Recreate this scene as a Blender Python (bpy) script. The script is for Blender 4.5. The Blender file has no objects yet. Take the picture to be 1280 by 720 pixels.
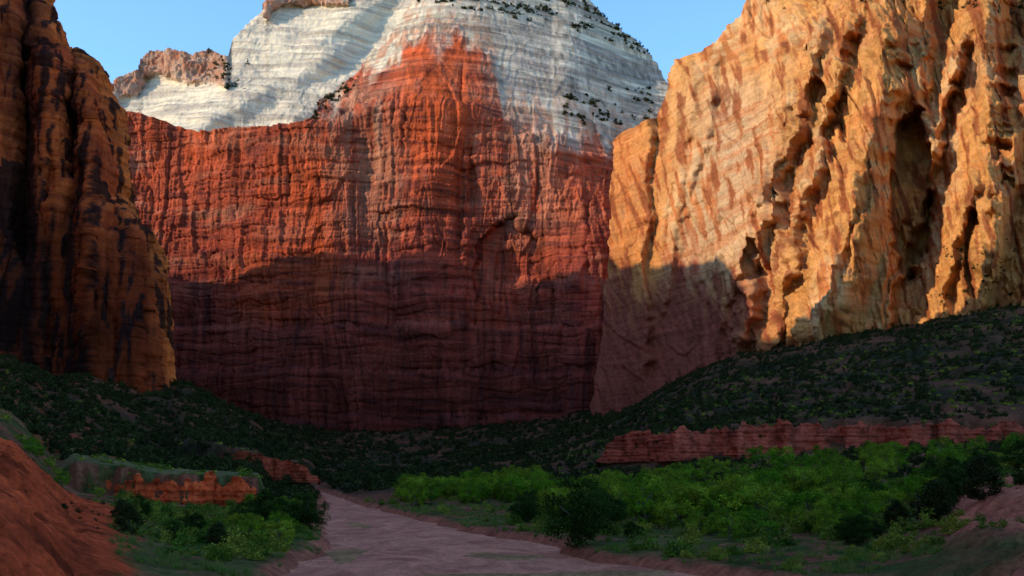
import bpy, math, numpy as np
from mathutils import Vector
rng = np.random.default_rng(7)
CAMZ = 12.0; HOR = 590.0; F = 1280.0

# ------------------------------------------------------------------ noise
_p = np.random.default_rng(3).permutation(256).astype(np.int32); _p = np.concatenate([_p,_p,_p])
_g = np.random.default_rng(4).normal(size=(256,3)); _g /= np.linalg.norm(_g,axis=1)[:,None]; _g=_g.astype(np.float32)
def pn(x,y,z,seed=0):
    x=np.asarray(x,dtype=np.float64)+seed*17.13; y=np.asarray(y,dtype=np.float64)+seed*5.71; z=np.asarray(z,dtype=np.float64)+seed*9.37
    x,y,z=np.broadcast_arrays(x,y,z)
    xi=np.floor(x).astype(np.int64); yi=np.floor(y).astype(np.int64); zi=np.floor(z).astype(np.int64)
    xf=(x-xi).astype(np.float32); yf=(y-yi).astype(np.float32); zf=(z-zi).astype(np.float32)
    xi&=255; yi&=255; zi&=255
    u=xf*xf*xf*(xf*(xf*6-15)+10); v=yf*yf*yf*(yf*(yf*6-15)+10); w=zf*zf*zf*(zf*(zf*6-15)+10)
    def gr(i,j,k):
        h=_p[_p[_p[(xi+i)&255]+((yi+j)&255)]+((zi+k)&255)]
        g=_g[h]
        return g[...,0]*(xf-i)+g[...,1]*(yf-j)+g[...,2]*(zf-k)
    a=gr(0,0,0)*(1-u)+gr(1,0,0)*u; b=gr(0,1,0)*(1-u)+gr(1,1,0)*u
    c=gr(0,0,1)*(1-u)+gr(1,0,1)*u; d=gr(0,1,1)*(1-u)+gr(1,1,1)*u
    return ((a*(1-v)+b*v)*(1-w)+(c*(1-v)+d*v)*w)*1.6
def fbm(x,y,z,o=4,seed=0,g=0.5):
    s=0;a=1.0;f=1.0
    for i in range(o):
        s=s+a*pn(x*f,y*f,z*f,seed+i); a*=g; f*=2.03
    return s
def sst(a,b,x):
    t=np.clip((x-a)/(b-a),0,1); return t*t*(3-2*t)
def itp(x,ks):
    return np.interp(x,[k[0] for k in ks],[k[1] for k in ks])
def mixc(c1,c2,t):
    t=t[...,None]; return c1*(1-t)+c2*t
def C(r,g,b): return np.array([r,g,b],dtype=np.float64)

# ------------------------------------------------------------------ mesh helpers
def mesh_from(name,V,Fq,col=None,mats=(),smooth=True,matidx=None):
    me=bpy.data.meshes.new(name)
    V=np.asarray(V,dtype=np.float32).reshape(-1,3); Fq=np.asarray(Fq,dtype=np.int32)
    n=len(Fq); k=Fq.shape[1]
    me.vertices.add(len(V)); me.vertices.foreach_set("co",V.ravel())
    me.loops.add(n*k); me.loops.foreach_set("vertex_index",Fq.ravel())
    me.polygons.add(n); me.polygons.foreach_set("loop_start",np.arange(0,n*k,k,dtype=np.int32))
    me.polygons.foreach_set("use_smooth",np.full(n,smooth,dtype=bool))
    for m in mats: me.materials.append(m)
    if matidx is not None: me.polygons.foreach_set("material_index",np.asarray(matidx,dtype=np.int32))
    me.update(calc_edges=True)
    if col is not None:
        c=np.ones((len(V),4),dtype=np.float32); c[:,:3]=np.clip(col.reshape(-1,3),0,1)
        at=me.color_attributes.new("rc",'FLOAT_COLOR','POINT'); at.data.foreach_set("color",c.ravel())
    return me
def gridfaces(nv,nu):
    i=np.arange(nv*nu).reshape(nv,nu)
    return np.stack([i[:-1,:-1],i[:-1,1:],i[1:,1:],i[1:,:-1]],-1).reshape(-1,4)
def add(name,me):
    o=bpy.data.objects.new(name,me); bpy.context.scene.collection.objects.link(o); return o
def unproj(B,E,D):  # B and E are image pixel coordinates
    """image pixel column/row + distance -> world"""
    return np.stack([(B-640)/F*D, D, CAMZ+(HOR-E)/F*D],-1)
def normals(P):
    du=np.gradient(P,axis=1); dv=np.gradient(P,axis=0)
    n=np.cross(du,dv); n/=np.linalg.norm(n,axis=-1,keepdims=True)+1e-9
    s=np.sign(-(n*P).sum(-1)); s[s==0]=1
    return n*s[...,None]
def stepf(q,w): 
    fq=np.floor(q); return sst(.0,w,q-fq)+fq-q
def rock_disp(P,big=14,flute=9,facet=6,bed=3.5,small=2.2,fine=1.0,crack=6,seed=0,flen=260,bedt=14,skew=0.0,ysc=1.0,col=0):
    x,y,z=P[...,0],P[...,1]*ysc,P[...,2]
    xs=x+skew*z
    d=big*fbm(xs/150,y/150,z/300,2,seed)
    n=fbm(xs/42,y/42,z/flen,3,seed+10)
    d+=flute*(0.5-np.abs(n)*1.8)
    # slab faces with sharp joints between them, at three sizes
    d+=facet*stepf(2.2*fbm(xs/80,y/80,z/(flen*1.2),2,seed+70)+z/420,.12)
    d+=facet*.5*stepf(2.0*fbm(xs/34,y/34,z/(flen*.5),2,seed+74)+z/230,.15)
    d+=facet*.3*stepf(2.2*fbm(xs/15,y/15,z/(flen*.22),2,seed+77)+z/90,.2)
    if col: d-=col*np.abs(fbm(xs/13,y/13,z/110,2,seed+80))
    w=z+10*pn(x/160,y/160,z/80,seed+20)
    b=w/bedt+0.6*pn(x/60,y/60,z/30,seed+23)
    fr=b-np.floor(b); lay=pn(np.floor(b)*3.7,x/90.,y/90.,seed+25)
    d+=bed*(lay*1.6 + (sst(0.0,0.25,fr)-sst(0.75,1,fr))*0.6)
    d+=small*fbm(xs/17,y/17,z/34,3,seed+30)
    d+=fine*fbm(x/4.5,y/4.5,z/4.5,2,seed+40)
    c=fbm(xs/85,y/85,z/520,3,seed+50); d-=crack*np.exp(-(c/0.02)**2)*sst(-.2,.2,pn(x/130,y/130,z/130,seed+51))
    return d,c
def cap_rows(P,drops=((15,4),(60,20),(200,80),(500,220))):
    """carry a crest on over the back of the landform"""
    top=P[-1]; out=[]
    for c,dz in drops:
        q=top*(1+c/top[:,1:2]); q[:,2]=CAMZ+(top[:,2]-CAMZ)*(1+c/top[:,1])-dz-c*0.25
        out.append(q)
    return np.concatenate([P,np.array(out)],0)
def cap_cols(P,first,shift,cs=(12,50,160,450)):
    e=P[:,0] if first else P[:,-1]; out=[]
    for c in cs:
        q=e*(1+c/e[:,1:2]); q[:,0]+=shift*c*0.35; q[:,2]=CAMZ+(q[:,2]-CAMZ)*(1-.0004*c); out.append(q)
    out=np.stack(out,1)
    return np.concatenate([out[:,::-1],P],1) if first else np.concatenate([P,out],1)
def padcol(col,n0,n1,m0,m1):
    return np.pad(col,((n0,n1),(m0,m1),(0,0)),mode='edge')

# ------------------------------------------------------------------ materials
def newmat(name):
    m=bpy.data.materials.new(name); m.use_nodes=True; nt=m.node_tree; nt.nodes.clear()
    o=nt.nodes.new('ShaderNodeOutputMaterial'); b=nt.nodes.new('ShaderNodeBsdfPrincipled')
    nt.links.new(b.outputs[0],o.inputs[0]); b.inputs['Roughness'].default_value=0.95
    b.inputs['Specular IOR Level'].default_value=0.05
    return m,nt,b
def noise_node(nt,scale,mapscale,detail=6,rough=0.6,dist=0.0):
    tc=nt.nodes.new('ShaderNodeTexCoord'); mp=nt.nodes.new('ShaderNodeMapping'); nz=nt.nodes.new('ShaderNodeTexNoise')
    mp.inputs['Scale'].default_value=mapscale; nz.inputs['Scale'].default_value=scale
    nz.inputs['Detail'].default_value=detail; nz.inputs['Roughness'].default_value=rough; nz.inputs['Distortion'].default_value=dist
    nt.links.new(tc.outputs['Object'],mp.inputs[0]); nt.links.new(mp.outputs[0],nz.inputs['Vector']); return nz.outputs['Fac']
def mrange(nt,src,a,b,c,d):
    m=nt.nodes.new('ShaderNodeMapRange'); 
    for i,v in zip((1,2,3,4),(a,b,c,d)): m.inputs[i].default_value=v
    nt.links.new(src,m.inputs[0]); return m.outputs[0]
def mul(nt,a,b,op='MULTIPLY'):
    m=nt.nodes.new('ShaderNodeMath'); m.operation=op; nt.links.new(a,m.inputs[0])
    if isinstance(b,(int,float)): m.inputs[1].default_value=b
    else: nt.links.new(b,m.inputs[1])
    return m.outputs[0]
def rock_material(name,bump=1.0,bd=3.0,streak=0.45,strata=0.35,hst=1.5):
    m,nt,b=newmat(name)
    at=nt.nodes.new('ShaderNodeAttribute'); at.attribute_name='rc'
    st=noise_node(nt,1,(0.003,0.003,0.075),6,0.66,0.0)
    vs=noise_node(nt,1,(0.07,0.03,0.004),4,0.62)
    mk=noise_node(nt,1,(0.009,0.009,0.011),2,0.6)
    gr=noise_node(nt,0.30,(1,1,.8),5,0.75)
    # strata and streaks alternate over the face instead of crossing everywhere
    def fade(v,k0,k1):
        a=mul(nt,mul(nt,v,-1.0,'ADD'),mrange(nt,mk,.42,.58,k0,k1)); return mul(nt,a,1.0,'ADD')
    f=mul(nt,fade(mrange(nt,st,0.35,0.65,1-strata,1+strata*0.6),1.1,.35),fade(mrange(nt,vs,0.35,0.62,1-streak,1+streak*0.5),.15,1.1))
    f=mul(nt,f,mrange(nt,gr,0.3,0.7,0.74,1.2))
    vm=nt.nodes.new('ShaderNodeVectorMath'); vm.operation='SCALE'
    nt.links.new(at.outputs['Color'],vm.inputs[0]); nt.links.new(f,vm.inputs['Scale'])
    nt.links.new(vm.outputs[0],b.inputs['Base Color'])
    bp=nt.nodes.new('ShaderNodeBump'); bp.inputs['Strength'].default_value=bump; bp.inputs['Distance'].default_value=bd
    nt.links.new(mul(nt,gr,mul(nt,st,hst),'ADD'),bp.inputs['Height']); nt.links.new(bp.outputs[0],b.inputs['Normal'])
    return m
M_rock=rock_material('sandstone',0.9,3.0,0.5,0.5,2.5)
M_gold=rock_material('golden_sandstone',1.0,3.4,0.25,0.24,.8)
M_white=rock_material('pale_sandstone',0.6,2.0,0.06,0.28,2.0)
M_ledge=rock_material('ledge_rock',0.7,0.8,0.25,0.25,1.0)

# ------------------------------------------------------------------ MONOLITH  (central wall + white dome)
nu,nv=960,700
b=np.linspace(95,930,nu)
top=itp(b,[(95,120),(150,138),(200,150),(250,166),(300,160),(350,157),(385,150),(400,132),(440,97),(480,52),(505,20),(520,-8),(560,-25),(640,-34),(720,-22),(742,8),(765,30),(800,55),(822,82),(836,108),(840,150),(850,200),(930,330)])
top=top+ 2.0*fbm(b/24,b*0,b*0+.5,4,5)
t=np.linspace(0,1,nv)[:,None]
E=640+(top[None]-640)*t; B=np.broadcast_to(b[None],E.shape)
bnd=itp(b,[(95,60),(385,120),(400,136),(440,103),(480,82),(505,64),(540,54),(585,56),(612,80),(628,138),(690,178),(765,190),(930,190)])[None]
D=1950.0+0*E
D=D+0.16*(560-E)
dome=np.clip(itp(b,[(95,60),(385,120),(440,112),(520,112),(600,130),(690,172),(765,186),(930,190)])[None]+18-E,0,400); D+=dome*1.15+0.006*dome**2
D+=sst(690,850,B)*260*np.clip((300-E)/200,0,1)
D+=np.clip(470-B,0,400)/400*90+sst(400,200,B)*110
dl=np.clip((B-itp(E,[(-40,505),(20,490),(100,440),(150,385)]))/90,0,1); D+=(1-dl)**2*150*sst(160,130,E)*sst(380,400,B)
D-=24*np.exp(-((B-540-0.1*(E-200))/48)**2)*sst(60,120,E)*sst(460,300,E)
D-=60*np.exp(-((B-740)/45)**2)*sst(200,300,E)
D+=22*np.exp(-((B-455-0.2*(E-200))/22)**2)*sst(120,170,E)
D-=14*stepf((E+9*pn(B/50,E/60,0*B,76))/58,.12)*sst(330,380,E)      # stepped ledges near the foot
ra=np.hypot((B-640)/44,(E-335)/60); wob=0.16*pn(B/20,E/20,0*B,77)
arch=sst(1.05,0.93,ra+wob)*sst(410,380,E); D+=20*arch
wl=4*pn(E/40,E*0,E*0,78)+2*pn(E/12,E*0,E*0,79)
for c0,e0,e1,a in ((577,90,300,12),(300,280,430,12),(362,160,250,12),(502,110,190,8),(590,160,260,9),(735,250,330,14),(690,290,400,8)):
    D+=a*np.exp(-((B-c0-wl)/2.6)**2)*sst(e0-15,e0+10,E)*sst(e1+20,e1-20,E)
P=unproj(B,E,D); N=normals(P)
dz,c1=rock_disp(P,seed=1,big=16,flute=4.0,facet=6.5,bed=3.0,small=1.8,fine=1.0,crack=4,flen=460,bedt=21,ysc=.4)
x,y,z=P[...,0],P[...,1],P[...,2]
white=sst(14,-22,E-bnd+30*fbm(x/34,y/300,z/170,3,31)-2)
xb=fbm(x/300,y/300,(z+.12*x)/13,3,33)
dm=sst(0,20,dome)
dz=dz*(1-0.84*np.maximum(white,dm*.7))+np.maximum(white,dm)*3.0*xb+1.2*xb
P=P+N*dz[...,None]
x,y,z=P[...,0],P[...,1],P[...,2]
red=C(.60,.10,.03); brick=C(.42,.085,.042); tan=C(.48,.215,.13); dark=C(.09,.028,.028); shade_purple=C(.30,.06,.042); wh=C(.64,.52,.385); gry=C(.40,.31,.245)
n1=fbm(x/70,y/90,z/330,4,41); n2=fbm(x/18,y/60,z/190,4,45); n3=fbm(x/200,y/200,z/40,4,48); n4=fbm(x/6,y/20,z/60,3,49)
col=mixc(np.broadcast_to(brick,E.shape+(3,)),np.broadcast_to(shade_purple,E.shape+(3,)),sst(210,380,E+60*n1))  # darker purple lower down: shade on the wall put into its colour
col=mixc(col,shade_purple*.5,np.clip(sst(380,520,E+50*n1)*.8,0,1))  # foot of the wall darkened further with painted shade
col=mixc(col,tan,np.clip(sst(0.0,.5,n3+n1*.5)*.55*sst(480,200,E),0,1))
cent=np.exp(-((B-455)/45)**2)*sst(80,130,E)*sst(320,220,E)+np.exp(-((B-680)/60)**2)*sst(60,110,E)*sst(330,240,E)
col=mixc(col,tan*1.05,np.clip(cent*.85*(0.7+n2),0,1))
tongue=np.exp(-np.abs((B-548+0.06*(E-60)+10*n1)/48)**4)*sst(300,170,E+70*n2)
stk=tongue+0.95*np.exp(-((B-405-0.05*(E-300)+14*n1)/34)**2)*sst(150,230,E)*sst(410,350,E+40*n2)
stk+=0.7*np.exp(-((B-330+14*n1)/40)**2)*sst(280,330,E)*sst(420,380,E)+0.6*sst(.05,.5,n1+.2)*sst(360,220,E)*sst(420,320,B)
stk+=0.6*np.exp(-((B-725)/50)**2)*sst(185,200,E)*sst(330,260,E)+0.35*np.exp(-((B-635)/60)**2)*sst(280,310,E)*sst(430,380,E)
col=mixc(col,red,np.clip(stk*(0.8+0.5*n2),0,1))
col=mixc(col,wh,np.clip(white,0,1))
pk=white*sst(110,5,bnd-E)*sst(-.15,.45,n2+.1); col=mixc(col,C(.52,.22,.12),np.clip(pk*.8,0,1))
col=mixc(col,gry,white*np.clip(sst(-.05,.35,n3*.5+.9*xb)*.75+.55*sst(600,700,B)*sst(-.3,.2,n3),0,1))  # grey beds, plus weak light on the right side put into the colour
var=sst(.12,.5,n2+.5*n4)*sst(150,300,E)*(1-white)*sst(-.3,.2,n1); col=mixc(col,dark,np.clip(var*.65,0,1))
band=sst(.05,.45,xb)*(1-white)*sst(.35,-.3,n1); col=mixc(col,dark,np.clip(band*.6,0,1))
crk=np.exp(-(c1/0.015)**2)*(1-.8*white)*sst(-.1,.3,n1); col=mixc(col,dark*.6,np.clip(crk*.4,0,1))
edge=np.exp(-((ra+wob-1.0)/0.06)**2)*sst(410,370,E); col=mixc(col,dark*.6,np.clip(edge*.7*sst(-.3,.1,n2),0,1))
mono_P=P.copy(); mono_E=E; mono_B=B; mono_white=white
P2=cap_rows(P); P2=cap_cols(P2,False,-1.0); col=padcol(col,0,4,0,4)
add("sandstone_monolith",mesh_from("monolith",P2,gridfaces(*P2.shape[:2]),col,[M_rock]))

# ------------------------------------------------------------------ BACK DOME
nu,nv=560,280
b=np.linspace(118,640,nu)
top=itp(b,[(118,125),(140,106),(150,98),(172,91),(178,70),(188,64),(215,67),(235,71),(270,67),(284,72),(292,50),(312,28),(332,12),(337,-4),(348,-12),(430,-12),(470,-6),(530,-14),(640,-10)])+2.2*fbm(b/13,b*0,b*0+.3,4,8)
t=np.linspace(0,1,nv)[:,None]
E=250+(top[None]-250)*t; B=np.broadcast_to(b[None],E.shape)
D=2500+2.6*(200-E)+np.clip(300-B,0,200)*0.8
D+=-60*np.exp(-((B+1.5*E-470+14*pn(B/50,E/40,0*B,98))/60)**2)+45*fbm(B/110,(E+.6*B)/60,0*B,2,99)
D+=60*sst(290,260,B)*sst(150,95,E)
capm=np.clip(sst(6,0,E-top[None]-14)*(B>333)*(B<436)+sst(290,278,B)*sst(8,-4,E-top[None]-26-0.1*(B-180)),0,1)
D-=capm*40
P=unproj(B,E,D); N=normals(P)
dz,c1=rock_disp(P,seed=3,big=16,flute=5,facet=4,bed=2.5,small=2.5,fine=1.0,crack=3,bedt=18)
x,y,z=P[...,0],P[...,1],P[...,2]
xb=fbm(x/300,y/300,(z+.15*x)/14,3,57)
P=P+N*(dz*(0.35+1.0*capm)+3.5*xb)[...,None]
n3=fbm(x/160,y/160,z/30,4,58); n2=fbm(x/25,y/25,z/60,3,59)
col=mixc(np.broadcast_to(wh,E.shape+(3,)),gry,np.clip(sst(-.1,.4,n3*.6+.8*xb)*.75,0,1))
col=mixc(col,C(.34,.13,.075),np.clip(capm*(.8+.3*n2),0,1))
bk_P=P.copy(); bk_E=E; bk_B=B
P2=cap_rows(P); col=padcol(col,0,4,0,0)
add("white_dome_mountain",mesh_from("white_dome",P2,gridfaces(*P2.shape[:2]),col,[M_white]))

# ------------------------------------------------------------------ RIGHT CLIFF (sunlit)
nu,nv=960,760
e=np.linspace(600,-260,nv)[:,None]; u=np.linspace(0,1,nu)[None]
Lf=itp(e[:,0],[(-260,1230),(-120,1060),(-60,985),(0,937),(22,924),(45,900),(62,882),(76,845),(95,838),(120,832),(148,820),(160,790),(178,766),(310,764),(400,752),(500,742),(600,730)])[:,None]
Lf=Lf+3.0*fbm(e/18,e*0+.2,e*0,4,9)
B=Lf+(1820-Lf)*u**1.25; E=np.broadcast_to(e,B.shape)
D=itp(B.ravel(),[(700,1620),(765,1550),(833,1440),(930,1260),(1010,1160),(1140,1080),(1280,1000),(1500,930),(1900,850)]).reshape(B.shape)
D=D+0.28*(450-E)+np.clip(120-E,0,400)*0.5*sst(1150,950,B)+np.clip(0-E,0,300)*1.0
P0=unproj(B,E,D); N0=normals(P0)
wv=7*pn(E/60,B/90,0*E,91)+5*pn(E/22,B/40,0*E,92)+2.5*pn(E/9,B/20,0*E,93)
def rib(pc,w,A,e0,e1,sharp=2.6):
    """buttress: long face to the west, abrupt drop on its east side"""
    t=(B-pc)/w
    f=np.where(t<0,np.maximum(0,1+t*.7),np.where(t<sharp,1-1.35*sst(0,1,t/sharp),-.35*np.maximum(0,1-(t-sharp)/2.)))
    return A*f*sst(e0-50,e0+30,E)*sst(e1+50,e1-40,E)
D-=rib(1002-0.26*(E-140)+wv,55,34,40,540,.35)
D-=rib(958-0.30*(E-240)-wv,30,14,120,480,.4)
D-=rib(1096-0.04*(E-60)-0.0007*np.clip(E-150,0,400)**2+wv,60,100,0,430,1.0)
D-=rib(1046-0.24*(E-100)-wv,38,34,20,520,.45)
D-=rib(1072-0.28*(E-240)+wv,26,22,200,520,.5)
D-=rib(1186-0.24*(E-100)+wv*1.2,34,52,60,520,.55)
D-=rib(1212-0.26*(E-260)-wv,24,26,230,520,.5)
D-=rib(1236-0.02*E-wv*1.2,44,85,-150,340,1.0)
D-=rib(1272-0.22*(E-200)+wv,34,48,60,520,.6)
D-=rib(1160-0.10*(E)-wv,36,60,-150,130,.9)
D-=rib(1120-0.20*(E-300)+wv,26,24,260,540,.5)
D-=rib(1340-0.1*E+wv,50,70,-200,480,.6)
D-=rib(1460-0.1*E+wv,60,80,-200,480,.6)
D-=rib(905-0.22*(E-40)+wv,35,13,40,320,.4)
D-=rib(866-0.15*(E-140)-wv,25,10,100,420,.4)
D-=rib(815-0.02*E+wv,24,20,150,480,.5)
def alcove(bc,ec,rb,re,A):
    r=np.hypot((B-bc)/rb,(E-ec)/re)+0.2*pn(B/14,E/14,0*B,95); return A*sst(1.05,.85,r)
D+=alcove(946,326,14,26,36)+alcove(1022,120,13,15,26)+alcove(1140,245,28,110,70)+alcove(985,240,16,38,12)+alcove(1222,325,12,55,26)+alcove(1058,150,8,30,18)
P=unproj(B,E,D)
Q=np.stack([(B-900)*1.15,D*0.25,P[...,2]],-1)
dz,c1=rock_disp(Q,seed=5,big=8,flute=7,facet=7.5,bed=1.6,small=1.6,fine=1.5,crack=7,flen=260,bedt=12,skew=0.26,col=6)
rough=0.45+0.6*sst(930,1010,B+0.24*(E-140))
P=P+N0*(dz*rough)[...,None]
x,y,z=Q[...,0],Q[...,1],Q[...,2]
n1=fbm(x/60,y/60,z/180,4,71); n2=fbm((x+.26*z)/11,y/13,z/110,4,75); n3=fbm(x/140,y/140,z/16,4,78)
gold=C(.69,.315,.10); cream=C(.74,.445,.215); org=C(.62,.19,.055); bro=C(.28,.08,.035); low_shade=C(.31,.07,.045)
col=mixc(np.broadcast_to(gold,E.shape+(3,)),cream,np.clip(sst(-.15,.45,n1+n3*.4)*.8,0,1))
slab=np.exp(-((B-915)/60)**2)*sst(60,150,E)*sst(400,300,E); col=mixc(col,C(.62,.41,.25),np.clip(slab*.75,0,1))
col=mixc(col,org,np.clip(sst(.05,.5,n2+.35*n1)*.8+sst(860,775,B)*.6,0,1))
col=mixc(col,org,np.clip(sst(.1,.4,n3)*.5,0,1))
col=mixc(col,bro,np.clip(sst(.2,.55,n2-.3*n1)*.75,0,1))
col=mixc(col,bro*.7,np.clip(np.exp(-(c1/0.015)**2)*.5,0,1))
col=mixc(col,low_shade,np.clip(sst(300,390,E+40*n1+30*n2)*sst(1010,900,B)*.97,0,1))  # lower left darkened: the cast shadow is painted into the rock colour
rt_P=P.copy(); rt_E=E; rt_B=B
P2=cap_rows(P); P2=cap_cols(P2,True,1.0); col=padcol(col,0,4,4,0)
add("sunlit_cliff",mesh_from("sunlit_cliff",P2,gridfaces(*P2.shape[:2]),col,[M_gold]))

# ------------------------------------------------------------------ LEFT CLIFF
nu,nv=560,700
e=np.linspace(600,-240,nv)[:,None]
Rt=itp(e[:,0],[(-240,-60),(-100,20),(0,58),(30,70),(60,86),(80,118),(95,132),(140,150),(200,157),(250,161),(285,176),(300,190),(350,204),(420,209),(470,211),(600,216)])[:,None]
Rt=Rt+2.6*fbm(e/22,e*0+.7,e*0,4,19)
u=np.linspace(0,1,nu)[None]
B=-520+(Rt+520)*(1-(1-u)**1.3); E=np.broadcast_to(e,B.shape)
edge=np.clip(1-(Rt-B)/60,0,1)
D=880+0.22*(450-E)+edge**2.5*90-np.clip(60-B,0,400)*0.35
wv=6*pn(E/70,B/90,0*E,101)+3*pn(E/22,B/40,0*E,102)
def groove(bc,w,A,e0,e1): 
    return A*np.exp(-((B-bc+wv)/w)**2)*sst(e0-20,e0+20,E)*sst(e1+30,e1-30,E)
D+=groove(32,9,40,-100,330)+groove(92,6,30,60,260)+groove(60,7,20,200,460)+groove(-40,12,50,-200,500)
D+=groove(150,4,13,280,480)+groove(180,4,13,300,480)+groove(120,4,14,100,470)
D-=26*sst(255,290,E+wv)*sst(60,140,B)
D-=groove(60,16,22,-50,470)+groove(115,14,18,90,470)
P=unproj(B,E,D); N=normals(P)
dz,c1=rock_disp(P,seed=7,big=6,flute=5,facet=5,bed=1.6,small=1.4,fine=.8,crack=5,bedt=9,flen=380,ysc=.4,col=2)
P=P+N*dz[...,None]
x,y,z=P[...,0],P[...,1],P[...,2]
n1=fbm(x/45,y/45,z/160,4,81); n2=fbm(x/8,y/20,z/130,4,85); n3=fbm(x/120,y/120,z/9,4,88)
o1=C(.66,.12,.03); o2=C(.44,.07,.024)
col=mixc(np.broadcast_to(o1,E.shape+(3,)),o2,np.clip(sst(-.2,.3,n3)*.85,0,1))
col=mixc(col,o2*.36,np.clip(sst(220,340,E+60*n1)*.9,0,1))  # lower part darkened: shadow painted into the rock colour
col=mixc(col,C(.74,.18,.04),np.clip(sst(.55,1,edge)*.9,0,1))  # reflected orange glow painted along the right edges
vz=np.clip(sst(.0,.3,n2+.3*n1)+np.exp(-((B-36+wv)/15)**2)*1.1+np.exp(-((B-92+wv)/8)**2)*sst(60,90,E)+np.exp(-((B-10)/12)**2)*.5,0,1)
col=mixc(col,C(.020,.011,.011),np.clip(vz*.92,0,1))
P2=cap_cols(P,False,-1.0,(12,40,90,160)); P2=cap_rows(P2,((15,4),(60,20),(200,80),(260,400))); col=padcol(col,0,4,0,4)
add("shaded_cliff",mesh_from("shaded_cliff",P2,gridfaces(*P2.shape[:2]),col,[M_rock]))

# ------------------------------------------------------------------ WEST CANYON WALL (unseen, left of the view; added and shaped to cast shadow)
ny=700; yy=np.linspace(-900,2600,ny)
hc=itp(yy,[(-900,720),(500,735),(650,725),(820,640),(990,612),(1310,810),(1520,905),(1620,905),(1760,800),(1910,660),(2070,600),(2600,520)])  # crest heights fitted to where the shadow edge should fall
hc=hc+16*fbm(yy/70,yy*0,yy*0+.4,4,111)
xf=np.where(yy<950,-600,-600-(yy-950)*0.50)+12*fbm(yy/120,yy*0+.5,yy*0,4,113)
rows=[]
for k in np.linspace(0,1,60): rows.append(np.stack([xf-25*k+10*pn(yy/40,yy*0+k*6,yy*0,115),yy,-20+(hc+20)*k],-1))
for dx in (60,200,600,1200): rows.append(np.stack([xf-25-dx,yy,hc-dx*0.05],-1))
rows.append(np.stack([xf-1300,yy,0*yy-20],-1))
P=np.array(rows); n3=fbm(P[...,1]/120,P[...,2]/20,P[...,2]*0,3,119)
col=mixc(np.broadcast_to(o1,P.shape),o2,sst(-.3,.3,n3))
add("canyon_shadow_wall",mesh_from("canyon_shadow_wall",P,gridfaces(*P.shape[:2]),col,[M_rock]))

# ------------------------------------------------------------------ TERRAIN
PK=np.array([-900,-400,0,100,210,340,410,500,640,760,930,1100,1280,1700,2400.])
DK=np.array([20,60,118,170,230,300,400,480,600,750,900,1300,1600,1900,2400,6000,30000.])
ZT=np.array([
[12,8,5,2,1,.5,0,0,0,0,.5,1,3,10,20],
[16,10,6,2.5,1,.5,0,0,0,0,.5,1,4,14,26],
[24,16,10.5,4,.9,.5,.3,0,0,.2,.5,1,6,20,34],
[30,22,15.5,5.2,.9,.5,.3,0,0,.4,.8,1.5,12,28,44],
[38,28,18,5,.9,.5,0,0,.2,.8,1.2,3,11,32,50],
[50,38,24,4.5,1.2,.5,0,0,.8,1.5,4,8,12,36,60],
[70,58,42,14,5,1,0,.8,2,5,12,16,19,46,80],
[85,72,54,26,9,3,1,2,4,9,20,22,24,58,95],
[105,92,72,45,20,7,4,4,7,17,34,44,52,98,130],
[125,112,94,68,42,14,8,8,14,30,60,76,95,140,180],
[140,126,112,90,78,24,14,12,22,44,88,112,142,180,220],
[150,140,130,120,105,52,32,28,42,74,150,185,215,250,280],
[160,150,140,130,118,72,56,52,66,100,170,200,230,260,280],
[170,160,150,140,126,92,84,84,96,124,180,210,240,260,280],
[180,170,160,150,140,120,110,110,120,140,200,220,240,260,300],
[200]*15,[200]*15],dtype=float)
def base_h(bq,dq):
    ld=np.log(np.clip(dq,20,30000)); lk=np.log(DK)
    j=np.clip(np.searchsorted(lk,ld)-1,0,len(lk)-2); tj=(ld-lk[j])/(lk[j+1]-lk[j])
    bq=np.clip(bq,PK[0],PK[-1]); i=np.clip(np.searchsorted(PK,bq)-1,0,len(PK)-2); ti=(bq-PK[i])/(PK[i+1]-PK[i])
    ti=ti*ti*(3-2*ti)*.5+ti*.5
    return (ZT[j,i]*(1-ti)+ZT[j,i+1]*ti)*(1-tj)+(ZT[j+1,i]*(1-ti)+ZT[j+1,i+1]*ti)*tj
RL=[(20,-22),(60,-24),(118,-26),(140,-27.2),(170,-31),(192,-35),(220,-41),(279,-52),(307,-56),(350,-64),(404,-74),(500,-92),(600,-115),(700,-150)]
RR=[(20,44),(60,38),(118,25),(128,20.5),(140,13),(150,8.2),(170,6.5),(185,1.5),(205,-7.5),(236,-16),(279,-28),(307,-36),(350,-48),(404,-62),(500,-84),(600,-108),(700,-145)]
def led1(b): return 296+8*pn(b/40,b*0,b*0+.3,121)+3*pn(b/11,b*0,b*0,122)
def led2(b): return 500+14*pn(b/50,b*0,b*0+.3,123)+5*pn(b/14,b*0,b*0,124)
def led3(b): return 478+22*pn(b/60,b*0,b*0+.3,125)+8*pn(b/15,b*0,b*0,126)+sst(860,760,b)*60
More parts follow.
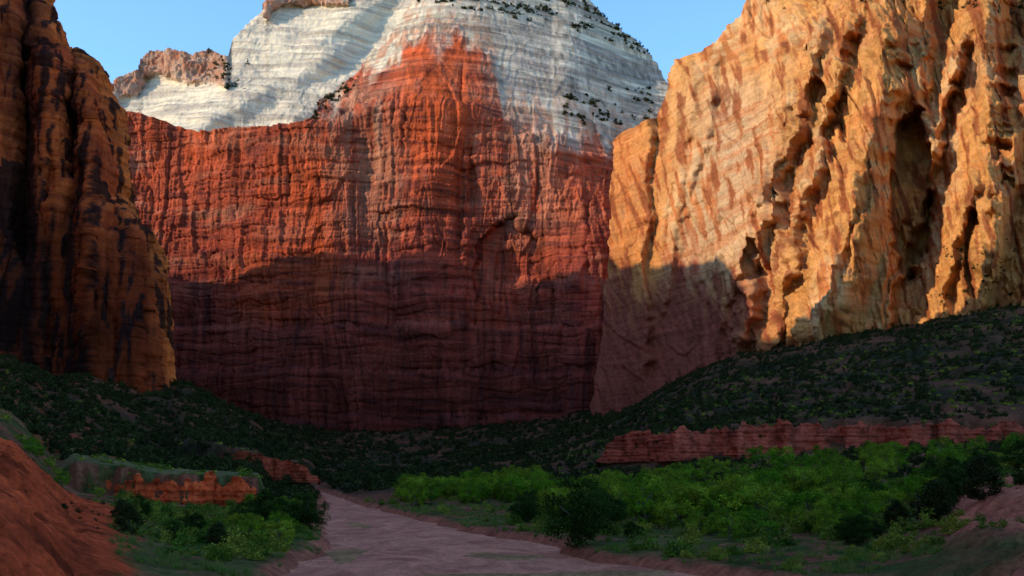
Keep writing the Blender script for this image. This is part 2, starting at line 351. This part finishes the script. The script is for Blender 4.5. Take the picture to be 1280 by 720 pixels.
def height(x,y):
    bq=x/y*F+640
    z=base_h(bq,y)
    z=z+9.0*sst(60,100,bq)*sst(338,322,bq)*sst(0,4,y-led1(bq)-1)
    z=z+8.0*sst(205,240,bq)*sst(400,385,bq)*sst(0,5,y-led2(bq)-1)
    z=z+12.0*sst(745,830,bq)*sst(0,5,y-led3(bq)-1)
    d1=np.interp(y,[k[0] for k in RL],[k[1] for k in RL]); d2=np.interp(y,[k[0] for k in RR],[k[1] for k in RR])
    wob=1.8*pn(y/14,y*0,y*0,131)+1.0*pn(y/4,y*0,y*0,132)+.8*pn(x/5,y/5,y*0,133)
    inside=np.minimum(x-d1-wob,d2-x+wob)           # >0 in river
    bank=sst(1.5,-2.5,inside)
    inr=(y<700)
    z=np.where(inr,z*np.clip(sst(4,-14,inside),0,1)+(-0.9+1.8*bank),z+0.9)
    amp=np.clip(y/260,0.25,7)*bank
    z=z+amp*(0.9*fbm(x/60,y/60,0*x,3,141)+0.35*fbm(x/14,y/14,0*x,3,145))*sst(-2,-25,inside*np.where(inr,1,0)-np.where(inr,0,100))
    z=z+bank*0.22*fbm(x/3,y/3,0*x,3,149)
    g=fbm(x/38,y/120,0*x,3,151); z=z-np.clip(y/300-1,0,1)*5*np.exp(-(g/0.12)**2)*sst(40,140,np.abs(x+70))
    sl=sst(150,60,bq)*sst(260,220,y)+sst(1150,1230,bq)*sst(260,220,y); z=z+sl*(1.5*fbm(x/9,y/16,0*x,4,153)-1.5*np.exp(-(fbm(x/14,y/7,0*x,2,157)/.12)**2)+.5*fbm(x/2,y/2.5,0*x,3,158))
    return z,inside,bq
bq=np.concatenate([np.linspace(-1500,-40,120,endpoint=False),np.linspace(-40,1320,700,endpoint=False),np.linspace(1320,2800,120)])
dd=np.concatenate([np.exp(np.linspace(np.log(22),np.log(100),80,endpoint=False)),np.exp(np.linspace(np.log(100),np.log(2100),720,endpoint=False)),np.exp(np.linspace(np.log(2100),np.log(30000),40))])
DD,BB=np.meshgrid(dd,bq,indexing='ij'); X=(BB-640)/F*DD; Y=DD
Z,ins,BQ=height(X,Y)
n1=fbm(X/40,Y/40,0*X,4,161); n2=fbm(X/7,Y/7,0*X,4,165)
soil=C(.26,.08,.045); grass=C(.055,.075,.016); dryg=C(.17,.14,.045); redd=C(.66,.085,.026); pinkd=C(.62,.17,.10); mud=C(.44,.125,.07); dkg=C(.030,.027,.013)
col=mixc(np.broadcast_to(soil,X.shape+(3,)),grass,np.clip(sst(-.35,.25,n2+.4*n1)*sst(420,330,DD),0,1))
col=mixc(col,dryg,np.clip(sst(.0,.5,n1-.2*n2)*.5*sst(420,330,DD),0,1))
col=mixc(col,dkg,np.clip(sst(350,520,DD)*(.76+.5*n1),0,1))  # dark shrub green on far slopes, with their shade put into the colour
lf=sst(180,130,BQ+30*n2)*sst(250,225,DD)*sst(1.2,2.2,Z+.9*n2)
col=mixc(col,redd,np.clip(lf,0,1))
col=mixc(col,redd*.3,np.clip(lf*sst(.05,.5,n2)*.7,0,1))
col=mixc(col,pinkd,np.clip(sst(1165,1205,BQ+25*n2)*sst(260,220,DD)*sst(1.6,3.4,Z+1.3*n2)*sst(.45,.1,n1),0,1))
ter=sst(60,100,BQ)*sst(338,322,BQ)*sst(300,306,DD)*sst(400,340,DD); col=mixc(col,C(.17,.15,.06),ter*.8)
col=mixc(col,redd*.7,sst(.2,.5,n1)*sst(200,100,BQ)*sst(250,300,DD)*sst(900,500,DD)*.7)
col=mixc(col,mud,np.clip(sst(-3.2,-1,ins+1.2*n2)*(DD<700),0,1))
gm,nt,bs=newmat('valley_soil')
at=nt.nodes.new('ShaderNodeAttribute'); at.attribute_name='rc'
g1=noise_node(nt,0.8,(1,1,1),6,0.75); g2=noise_node(nt,0.12,(1,1,1),4,0.65)
f=mul(nt,mrange(nt,g1,0.3,0.7,0.45,1.45),mrange(nt,g2,0.3,0.7,0.65,1.3))
vm=nt.nodes.new('ShaderNodeVectorMath'); vm.operation='SCALE'; nt.links.new(at.outputs['Color'],vm.inputs[0]); nt.links.new(f,vm.inputs['Scale']); nt.links.new(vm.outputs[0],bs.inputs['Base Color'])
bp=nt.nodes.new('ShaderNodeBump'); bp.inputs['Distance'].default_value=0.9; bp.inputs['Strength'].default_value=1.0; nt.links.new(g1,bp.inputs['Height']); nt.links.new(bp.outputs[0],bs.inputs['Normal'])
P=np.stack([X,Y,Z],-1)
add("ground",mesh_from("ground",P,gridfaces(*P.shape[:2]),col,[gm]))

# ------------------------------------------------------------------ RIVER
rm,nt,bs=newmat('muddy_water')
w1=noise_node(nt,1,(0.14,0.06,1),7,0.72,1.6); w2=noise_node(nt,1,(1.6,0.8,1),4,0.6); w3=noise_node(nt,1,(.3,.12,1),4,.65,.8)
cr=nt.nodes.new('ShaderNodeValToRGB'); cr.color_ramp.elements[0].position=.38; cr.color_ramp.elements[0].color=(.34,.075,.038,1); cr.color_ramp.elements[1].position=.62; cr.color_ramp.elements[1].color=(.74,.25,.14,1)
nt.links.new(w1,cr.inputs[0]); nt.links.new(cr.outputs[0],bs.inputs['Base Color'])
nt.links.new(mrange(nt,w1,.35,.65,.42,.85),bs.inputs['Roughness']); bs.inputs['Specular IOR Level'].default_value=.15
bp=nt.nodes.new('ShaderNodeBump'); bp.inputs['Distance'].default_value=.6; bp.inputs['Strength'].default_value=1.0
nt.links.new(mul(nt,w2,mul(nt,w3,2.0),'ADD'),bp.inputs['Height']); nt.links.new(bp.outputs[0],bs.inputs['Normal'])
ys=np.linspace(22,700,500); l=itp(ys,RL)-7; r=itp(ys,RR)+7
tt=np.linspace(0,1,30)[None]; X=l[:,None]*(1-tt)+r[:,None]*tt; P=np.stack([X,np.broadcast_to(ys[:,None],X.shape),-0.35+0*X],-1)
add("river",mesh_from("river",P,gridfaces(*P.shape[:2]),None,[rm]))
def sandbar(cx,cy,lx,ly,ang,h=0.28,seed=0):
    a=np.linspace(0,2*np.pi,96,endpoint=False); rr=np.linspace(0,1,20); V=[]
    for q in rr:
        s=1+.5*fbm(np.cos(a)*1.6,np.sin(a)*1.6,a*0,4,200+seed)
        xx=np.cos(a)*lx*q*s; yy_=np.sin(a)*ly*q*s
        V.append(np.stack([cx+xx*math.cos(ang)-yy_*math.sin(ang),cy+xx*math.sin(ang)+yy_*math.cos(ang),-0.35+h*(1-q**2)*1.3-0.08+.09*fbm(xx/2,yy_/2,0*xx,3,3)],-1))
    V=np.array(V); V=np.concatenate([V,V[:,:1]],1)
    return V
bars=[sandbar(11,123,10,6,.3,.3,1),sandbar(-5,121,9,4,.2,.22,2),sandbar(-1,150,5,9,.6,.2,3),sandbar(-25,152,3,12,.1,.25,4),sandbar(-36,240,2.5,16,.3,.2,6)]
V=[];Fs=[];o_=0
for q in bars:
    V.append(q.reshape(-1,3)); Fs.append(gridfaces(*q.shape[:2])+o_); o_+=q.shape[0]*q.shape[1]
V=np.concatenate(V); cc=np.broadcast_to(C(.46,.22,.10),V.shape)
add("sandbar",mesh_from("sandbar",V,np.concatenate(Fs),cc,[gm]))

# ------------------------------------------------------------------ LEDGES
def ledge(name,b0,b1,dfun,topE,botE,colr,seed,nu=700,nv=70,taper=25):
    b=np.linspace(b0,b1,nu); Dd=dfun(b)
    tz=CAMZ+(HOR-itp(b,topE))/F*Dd; bz=CAMZ+(HOR-itp(b,botE))/F*Dd-3
    fade=sst(b0,b0+taper,b)*sst(b1,b1-taper,b); hh=(tz-bz)
    tz=tz+hh*.26*fbm(b/18,b*0,b*0,4,seed)-(1-fade)*(hh-2)
    t=np.linspace(0,1,nv)[:,None]; Zz=bz+(tz-bz)*t; Dv=Dd+ (t**1.0)*2.2+0*Zz
    Bv=np.broadcast_to(b,Zz.shape); P=np.stack([(Bv-640)/F*Dv,Dv,Zz],-1); N=normals(P); x,y,z=P[...,0],P[...,1],P[...,2]
    d=1.6*fbm(x/9,y/9,z/14,3,seed+1)+.9*(.5-np.abs(fbm(x/4,y/4,z/9,3,seed+4)))+.7*pn(x/30,y/30,z/1.3,seed+7)+.4*fbm(x/1.5,y/1.5,z/1.1,2,seed+8)
    P=P+N*d[...,None]
    n=fbm(x/8,y/8,z/5,4,seed+11); n_2=pn(x/40,y/40,z/1.2,seed+12)
    col=mixc(np.broadcast_to(colr,P.shape),colr*.4,np.clip(sst(-.1,.5,n)*.6+sst(.1,.4,n_2)*.5,0,1))
    tp=P[-1]; back=[]
    for c,dz in ((1.5,.1),(4,.6),(9,3.0)):
        q=tp.copy(); q[:,1]+=c; q[:,0]*=1+c/tp[:,1]; q[:,2]-=dz; back.append(q)
    P=np.concatenate([P,np.array(back)],0); col=padcol(col,0,3,0,0)
    add(name,mesh_from(name,P,gridfaces(*P.shape[:2]),col,[M_ledge]))
ledge("red_rock_ledge",80,338,led1,[(80,607),(200,602),(260,600),(330,603)],[(80,640),(330,646)],C(.72,.10,.03),300)
ledge("red_rock_ledge",215,402,led2,[(215,572),(300,570),(400,584)],[(215,590),(400,596)],C(.36,.06,.028),320)
ledge("red_rock_ledge",745,1700,led3,[(745,548),(800,542),(950,533),(1280,529),(1700,500)],[(745,572),(900,566),(1280,564),(1700,530)],C(.46,.085,.05),340,nu=1500)

# ------------------------------------------------------------------ VEGETATION SOURCES
def leafmat(name,c1,c2,trans=True):
    m,nt,b=newmat(name); at=nt.nodes.new('ShaderNodeAttribute'); at.attribute_name='rc'
    oi=nt.nodes.new('ShaderNodeObjectInfo'); mx=nt.nodes.new('ShaderNodeMix'); mx.data_type='RGBA'
    mx.inputs[6].default_value=(*c1,1); mx.inputs[7].default_value=(*c2,1); nt.links.new(oi.outputs['Random'],mx.inputs[0])
    vm=nt.nodes.new('ShaderNodeVectorMath'); vm.operation='MULTIPLY'; nt.links.new(mx.outputs[2],vm.inputs[0]); nt.links.new(at.outputs['Color'],vm.inputs[1])
    nt.links.new(vm.outputs[0],b.inputs['Base Color']); b.inputs['Roughness'].default_value=.7
    if trans:
        tr=nt.nodes.new('ShaderNodeBsdfTranslucent'); nt.links.new(vm.outputs[0],tr.inputs[0]); ms=nt.nodes.new('ShaderNodeMixShader'); ms.inputs[0].default_value=.3
        nt.links.new(b.outputs[0],ms.inputs[1]); nt.links.new(tr.outputs[0],ms.inputs[2]); nt.links.new(ms.outputs[0],nt.nodes['Material Output'].inputs[0])
    return m
M_cot=leafmat('cottonwood_leaves',(.12,.30,.015),(.36,.46,.035)); M_dk=leafmat('dark_leaves',(.035,.075,.012),(.06,.11,.018))
M_jun=leafmat('juniper_leaves',(.024,.036,.010),(.055,.062,.018),False); M_bush=leafmat('bush_leaves',(.06,.16,.015),(.38,.38,.05),False); M_gr=leafmat('grass_blades',(.12,.21,.03),(.28,.25,.07),False)
M_bark,nt,b_=newmat('bark')
gn_=noise_node(nt,6,(1,1,.2),5,.6); cr=nt.nodes.new('ShaderNodeValToRGB'); cr.color_ramp.elements[0].color=(.06,.045,.035,1); cr.color_ramp.elements[1].color=(.20,.15,.11,1); nt.links.new(gn_,cr.inputs[0]); nt.links.new(cr.outputs[0],b_.inputs['Base Color'])
def tube(pts,r):
    pts=np.array(pts,float); n=len(pts); k=6; V=[]
    for i in range(n):
        d=pts[min(i+1,n-1)]-pts[max(i-1,0)]; d/=np.linalg.norm(d)+1e-9
        a=np.cross(d,[.3,1,.1]); a/=np.linalg.norm(a)+1e-9; c=np.cross(d,a)
        th=np.arange(k)/k*2*np.pi; V.append(pts[i]+r[i]*(np.cos(th)[:,None]*a+np.sin(th)[:,None]*c))
    V=np.concatenate(V); Fq=[[i*k+j,i*k+(j+1)%k,(i+1)*k+(j+1)%k,(i+1)*k+j] for i in range(n-1) for j in range(k)]
    return V,np.array(Fq)
def make_plant(name,seed,mat,kind,nclump,nleaf,leaf,cr=.4,base=.25,spread=.09):
    """unit-height plant: tapered trunk, limbs to the foliage clumps, leaf faces through the crown"""
    r=np.random.default_rng(seed); Vs=[];Fs=[];mi=[];cs=[];o=0
    lean=r.normal(size=2)*.04
    cl=[]
    while len(cl)<nclump:
        p=r.uniform(-1,1,3); q=np.linalg.norm(p)
        if q>1 or q<.35: continue
        h=(p[2]+1)/2
        if kind=='round': w=cr*(1+.25*math.sin(3*math.atan2(p[1],p[0])+seed)); zz=base+(1-base-spread*.8)*h
        elif kind=='cone': w=cr*(1.15-h*.95)*(1+.2*math.sin(2*math.atan2(p[1],p[0])+seed)); zz=base+(1-base-spread)*h
        else: w=cr; zz=base+(1-base-spread)*max(0,p[2])
        cl.append([p[0]*w+lean[0]*zz,p[1]*w+lean[1]*zz,zz])
    cl=np.array(cl)
    tp=[[0,0,-.06],[lean[0]*.3,lean[1]*.3,base*.6],[lean[0],lean[1],base+.15],[lean[0]*1.5+.02,lean[1]*1.5,.75]]
    if kind!='bush':
        V,Fq=tube(tp,[.032,.025,.019,.006]); Vs.append(V);Fs.append(Fq+o);o+=len(V);mi+= [1]*len(Fq); cs.append(np.ones((len(V),3)))
    nb=min(nclump,14 if kind!='bush' else 6)
    for i in r.choice(nclump,nb,replace=False):
        c=cl[i]; z0=min(max(base*.7,c[2]*.55),.7); s=np.array([lean[0]*z0,lean[1]*z0,z0 if kind!='bush' else -.03])
        mid=(s+c)/2+np.array([0,0,-.03])+r.normal(size=3)*.015
        V,Fq=tube([s,mid,c],[.013,.008,.003]); Vs.append(V);Fs.append(Fq+o);o+=len(V);mi+=[1]*len(Fq); cs.append(np.ones((len(V),3)))
    n=nclump*nleaf
    cen=np.repeat(cl,nleaf,0); sp=spread*np.repeat(r.uniform(.6,1.35,nclump),nleaf)
    off=r.normal(size=(n,3)); off/=np.linalg.norm(off,axis=1)[:,None]; off*= (r.uniform(0,1,n)**.5*sp)[:,None]*1.35; off[:,2]*=.7
    c=cen+off; c[:,2]=np.maximum(c[:,2],.01)
    a=r.normal(size=(n,3)); a/=np.linalg.norm(a,axis=1)[:,None]; b=np.cross(a,r.normal(size=(n,3))); b/=np.linalg.norm(b,axis=1)[:,None]
    sz=leaf*r.uniform(.6,1.4,n)[:,None]
    V=np.stack([c-a*sz,c-b*sz*.55,c+a*sz,c+b*sz*.55],1).reshape(-1,3); Fq=np.arange(4*n).reshape(n,4)
    br=np.repeat(r.uniform(.45,1.5,nclump),nleaf)*r.uniform(.75,1.25,n); cc=np.stack([br*r.uniform(.9,1.2,n),br,br*.9],1)
    Vs.append(V);Fs.append(Fq+o);mi+=[0]*n; cs.append(np.repeat(cc,4,0))
    return mesh_from(name,np.concatenate(Vs),np.concatenate(Fs),np.minimum(np.concatenate(cs),1.9)*.62,[mat,M_bark],False,mi)
def make_grass(name,seed):
    r=np.random.default_rng(seed); n=70; a=r.uniform(0,6.28,n); rad=r.uniform(0,.5,n)**.8
    p=np.stack([np.cos(a)*rad,np.sin(a)*rad,0*a],1); h=r.uniform(.4,1,n); le=r.normal(size=(n,2))*.22; w=.035
    th=r.uniform(0,6.28,n); d=np.stack([np.cos(th),np.sin(th),0*th],1)*w
    tip=p+np.stack([le[:,0],le[:,1],h],1)
    V=np.stack([p-d,p+d,tip+d*.2,tip-d*.2],1).reshape(-1,3)
    return mesh_from(name,V,np.arange(4*n).reshape(n,4),np.repeat(np.repeat(r.uniform(.7,1.3,n),4)[:,None],3,1)*.7,[M_gr],False)
def coll(name,meshes):
    c=bpy.data.collections.new(name)
    for i,m in enumerate(meshes):
        o=bpy.data.objects.new("%s_%02d"%(name,i),m); c.objects.link(o)
    return c
cot=[make_plant("cottonwood_a%d"%i,20+i,M_cot,'round',50,60,.024,.48,.06,.10) for i in range(4)]
dkt=[make_plant("cottonwood_b%d"%i,30+i,M_dk,'round',84,130,.019,.42,.07,.10) for i in range(2)]
bsh=[make_plant("bush_a%d"%i,40+i,M_bush,'bush',30,40,.05,.62,.08,.2) for i in range(3)]
jun=[make_plant("juniper_a%d"%i,50+i,M_jun,'cone',52,90,.026,.48,.04,.11) for i in range(2)]
far=[make_plant("shrub_a%d"%i,60+i,M_jun,'bush',14,14,.11,.55,.1,.22) for i in range(3)]+[make_plant("shrub_c%d"%i,70+i,M_jun,'cone',14,14,.09,.34,.05,.16) for i in range(2)]
farg=[make_plant("shrub_g%d"%i,80+i,M_bush,'bush',14,14,.10,.55,.1,.22) for i in range(2)]
C_cot=coll("src_cottonwood",cot); C_bsh=coll("src_bush",bsh); C_far=coll("src_far",far); C_farg=coll("src_fargreen",farg); C_gr=coll("src_grass",[make_grass("grass%d"%i,i) for i in range(3)]); C_dk=coll("src_dark",dkt)
def scatter(name,pts,scl,collection,n):
    N=len(pts); me=bpy.data.meshes.new(name); me.vertices.add(N); me.vertices.foreach_set("co",np.asarray(pts,np.float32).ravel())
    rot=np.zeros((N,3),np.float32); rot[:,2]=rng.uniform(0,6.28,N); rot[:,:2]=rng.normal(size=(N,2))*.06
    s=np.repeat(np.asarray(scl)[:,None],3,1)*rng.uniform(.82,1.2,(N,3))
    a=me.attributes.new("rot",'FLOAT_VECTOR','POINT'); a.data.foreach_set("vector",rot.ravel())
    a=me.attributes.new("scl",'FLOAT_VECTOR','POINT'); a.data.foreach_set("vector",s.astype(np.float32).ravel())
    a=me.attributes.new("idx",'INT','POINT'); a.data.foreach_set("value",rng.integers(0,n,N).astype(np.int32))
    me.update(); o=add(name,me)
    ng=bpy.data.node_groups.new(name+"_gn",'GeometryNodeTree')
    ng.interface.new_socket("Geometry",in_out='INPUT',socket_type='NodeSocketGeometry'); ng.interface.new_socket("Geometry",in_out='OUTPUT',socket_type='NodeSocketGeometry')
    gi=ng.nodes.new('NodeGroupInput'); go=ng.nodes.new('NodeGroupOutput'); ip=ng.nodes.new('GeometryNodeInstanceOnPoints'); ci=ng.nodes.new('GeometryNodeCollectionInfo')
    ci.inputs['Collection'].default_value=collection; ci.inputs['Separate Children'].default_value=True; ci.inputs['Reset Children'].default_value=True
    def na(nm,t):
        q=ng.nodes.new('GeometryNodeInputNamedAttribute'); q.data_type=t; q.inputs['Name'].default_value=nm
        return [s_ for s_ in q.outputs if s_.enabled and s_.name=='Attribute'][0]
    L=ng.links.new; L(gi.outputs[0],ip.inputs['Points']); L(ci.outputs[0],ip.inputs['Instance']); ip.inputs['Pick Instance'].default_value=True
    L(na("idx",'INT'),ip.inputs['Instance Index']); L(na("scl",'FLOAT_VECTOR'),ip.inputs['Scale'])
    er=ng.nodes.new('FunctionNodeEulerToRotation'); L(na("rot",'FLOAT_VECTOR'),er.inputs[0]); L(er.outputs[0],ip.inputs['Rotation'])
    L(ip.outputs[0],go.inputs[0]); md=o.modifiers.new("instances",'NODES'); md.node_group=ng
def place(bq,d,sink=.1):
    x=(bq-640)/F*d; z,ins,_=height(x,d); return np.stack([x,d,z-sink],-1),ins
def samp(n,b0,b1,d0,d1):
    d=np.sqrt(rng.uniform(d0**2,d1**2,n)); return rng.uniform(b0,b1,n),d
def noledge(b,d): 
    k=((d-led3(b)>3)|(d-led3(b)<-16))|(b<745); k&=((d-led1(b)>3)|(d-led1(b)<-12))|(b<80)|(b>338); return k
pts=[];sc=[]
for n,b0,b1,d0,d1,s0,s1,thr in ((16000,560,1400,430,1350,2.0,5.5,-.4),(3000,760,1400,300,470,1.2,3.5,-.3),(7000,-120,420,330,980,2.0,6,-.4),(3800,200,800,900,1950,5,11,-.3),(900,330,560,480,900,4,9,-.5),(160,-40,140,120,240,.4,1.2,-.3),(120,1160,1300,120,240,.5,1.5,-.3)):
    b,d=samp(n,b0,b1,d0,d1); p,ins=place(b,d,.2); k=noledge(b,d)&(ins<-6)&(fbm(p[:,0]/45,p[:,1]/45,0*b,3,171)>thr+rng.uniform(-.15,.3,n))
    pts.append(p[k]); sc.append(rng.uniform(s0,s1,n)[k]*rng.uniform(.7,1.1,k.sum()))
scatter("talus_shrubs",np.concatenate(pts),np.concatenate(sc),C_far,5)
pts=[];sc=[]
for n,b0,b1,d0,d1,s0,s1 in ((1800,700,1400,320,900,1.2,3.5),(500,-100,400,300,600,1.2,3.),(600,150,420,150,300,.8,2.2)):
    b,d=samp(n,b0,b1,d0,d1); p,ins=place(b,d,.1); k=noledge(b,d)&(ins<-4); pts.append(p[k]); sc.append(rng.uniform(s0,s1,k.sum()))
scatter("hillside_brush",np.concatenate(pts),np.concatenate(sc),C_farg,2)
pts=[];sc=[]
for n,b0,b1,d0,d1,s0,s1 in ((90,505,680,320,430,6,11),(55,690,830,225,300,5,9),(85,790,1060,190,290,6,10.5),(60,640,1280,290,420,5,10),(28,1040,1200,200,260,4,7.5),(26,290,405,200,285,3.5,5.5),(10,20,130,250,285,3,5),(16,780,1060,150,190,3,6.0),(14,200,420,135,185,2.5,4.5)):
    b,d=samp(n,b0,b1,d0,d1); p,ins=place(b,d,.15); k=(ins<-4)&noledge(b,d); pts.append(p[k]); sc.append(rng.uniform(s0,s1,k.sum()))
scatter("riverside_foliage",np.concatenate(pts),np.concatenate(sc),C_cot,4)
pts=[];sc=[]
for n,b0,b1,d0,d1,s0,s1 in ((45,640,1290,160,300,3,7),(14,150,420,150,270,2.5,4.5),(10,1060,1290,130,170,2.5,4.)):
    b,d=samp(n,b0,b1,d0,d1); p,ins=place(b,d,.15); k=(ins<-4)&noledge(b,d); pts.append(p[k]); sc.append(rng.uniform(s0,s1,k.sum()))
scatter("dark_thicket",np.concatenate(pts),np.concatenate(sc),C_dk,2)
pts=[];sc=[]
for n,b0,b1,d0,d1,s0,s1 in ((420,640,1300,125,260,1.,3.6),(330,150,430,120,280,.9,3.6),(120,440,700,220,400,1,3),(18,-60,140,105,240,.6,1.6),(90,820,1290,110,135,.7,2.4)):
    b,d=samp(n,b0,b1,d0,d1); p,ins=place(b,d,.05); k=(ins<-2.2)&(fbm(p[:,0]/12,p[:,1]/12,0*b,2,181)>-.15); pts.append(p[k]); sc.append(rng.uniform(s0,s1,k.sum()))
scatter("bank_bushes",np.concatenate(pts),np.concatenate(sc),C_bsh,3)
b,d=samp(11000,130,1300,105,320); p,ins=place(b,d,.03); k=(ins<-1.0)&(fbm(p[:,0]/9,p[:,1]/9,0*b,2,191)>-.1)&(p[:,2]<4)
scatter("grass",p[k],rng.uniform(.35,.95,k.sum()),C_gr,3)
def on(Pm,mask,n):
    idx=np.argwhere(mask); idx=idx[rng.integers(0,len(idx),n)]; return Pm[idx[:,0],idx[:,1]]
m1=(mono_E<itp(mono_B[0],[(500,0),(640,22),(740,45),(800,75)])[None])&(mono_B>505)&(fbm(mono_P[...,0]/50,mono_P[...,2]/14,0*mono_E,2,201)>.12)
m2=(mono_white>.8)&(mono_B>705)&(mono_B<815)&(mono_E>110)&(mono_E<175)&(fbm(mono_P[...,0]/40,mono_P[...,2]/25,0*mono_E,2,203)>.18)
m3=(mono_B>385)&(mono_B<450)&(np.abs(mono_E-itp(mono_B[0],[(385,152),(450,92)])[None]-6)<7)
m4=(np.abs(bk_B-285)<26)&(bk_E>66)&(bk_E<112)&(fbm(bk_P[...,0]/40,bk_P[...,2]/40,0*bk_E,2,205)>0)
m5=(rt_E<14)&(rt_E>-60)&(rt_B>960)&(rt_B<1290)&(fbm(rt_P[...,0]/30,rt_P[...,2]/20,0*rt_E,2,207)>.05)
m6=(rt_B>1150)&(rt_B<1300)&(rt_E>300)&(rt_E<400)&(fbm(rt_P[...,0]/30,rt_P[...,2]/40,0*rt_E,2,209)>.2)
pts=np.concatenate([on(mono_P,m1,420),on(mono_P,m2,110),on(mono_P,m3,45),on(bk_P,m4,60),on(rt_P,m5,160),on(rt_P,m6,70)]); sc=np.concatenate([rng.uniform(5,12,635),rng.uniform(3,8,160),rng.uniform(2,5,70)])
scatter("clifftop_pines",pts-np.array([0,0,1.]),sc,C_far,5)

def tree(name,me,bq,d,h,rot=0.,w=1.):
    p,_=place(np.array([float(bq)]),np.array([float(d)]),.15); o=add(name,me); o.location=p[0]; o.scale=(h*w,h*w,h); o.rotation_euler=(0,0,rot)
tree("cottonwood_tree",dkt[0],724,153,11.8,.3,.9); tree("cottonwood_tree",dkt[1],757,190,7.5,1.3)
tree("cottonwood_tree",dkt[1],334,186,8.2,2.,1.0); tree("cottonwood_tree",dkt[0],384,192,8.0,3.,1.0); tree("cottonwood_tree",dkt[0],310,178,5,5.)
tree("cottonwood_tree",cot[0],900,196,10.4,1.,1.2); tree("cottonwood_tree",cot[1],960,205,10,2.,1.2); tree("cottonwood_tree",cot[2],820,200,8.5,3.3,1.1); tree("cottonwood_tree",cot[1],1080,190,7.4,4.)
for bq,d,h,i,r in ((160,142,5.0,0,1),(1165,138,6.8,1,2),(1225,134,6.6,0,4),(1120,160,5.2,0,0.5),(150,168,4.2,1,3),(270,138,4.4,1,2.2)):
    tree("juniper_tree",jun[i],bq,d,h,r,1.05)

# ------------------------------------------------------------------ SKY, SUN, CAMERA
EL=math.radians(25); AZ=math.radians(253)   # azimuth clockwise from +Y
w=bpy.data.worlds.new("World"); bpy.context.scene.world=w; w.use_nodes=True; nt=w.node_tree
bg=nt.nodes['Background']; sk=nt.nodes.new('ShaderNodeTexSky'); sk.sky_type='NISHITA'; sk.sun_disc=False; sk.sun_elevation=EL; sk.sun_rotation=AZ; sk.air_density=1.0; sk.dust_density=.3; sk.ozone_density=1.0
gain=nt.nodes.new('ShaderNodeVectorMath'); gain.operation='MULTIPLY'; gain.inputs[1].default_value=(1.4,2.0,2.4)
nt.links.new(sk.outputs[0],gain.inputs[0]); nt.links.new(gain.outputs[0],bg.inputs[0]); bg.inputs[1].default_value=.15
sd=Vector((math.sin(AZ)*math.cos(EL),math.cos(AZ)*math.cos(EL),math.sin(EL)))
sl=bpy.data.lights.new("sun",'SUN'); sl.energy=5.0; sl.angle=math.radians(.5); sl.color=(1,.83,.56); so=bpy.data.objects.new("sun",sl); bpy.context.scene.collection.objects.link(so)
so.rotation_euler=sd.to_track_quat('Z','Y').to_euler()
cd=bpy.data.cameras.new("camera"); cd.sensor_width=36; cd.lens=36; cd.shift_y=(HOR-360)/F; cd.clip_start=1; cd.clip_end=60000
co=bpy.data.objects.new("camera",cd); co.location=(0,0,CAMZ); co.rotation_euler=(math.radians(90),0,0); bpy.context.scene.collection.objects.link(co); bpy.context.scene.camera=co
vs=bpy.context.scene.view_settings; vs.view_transform='Standard'; vs.look='None'; vs.exposure=0
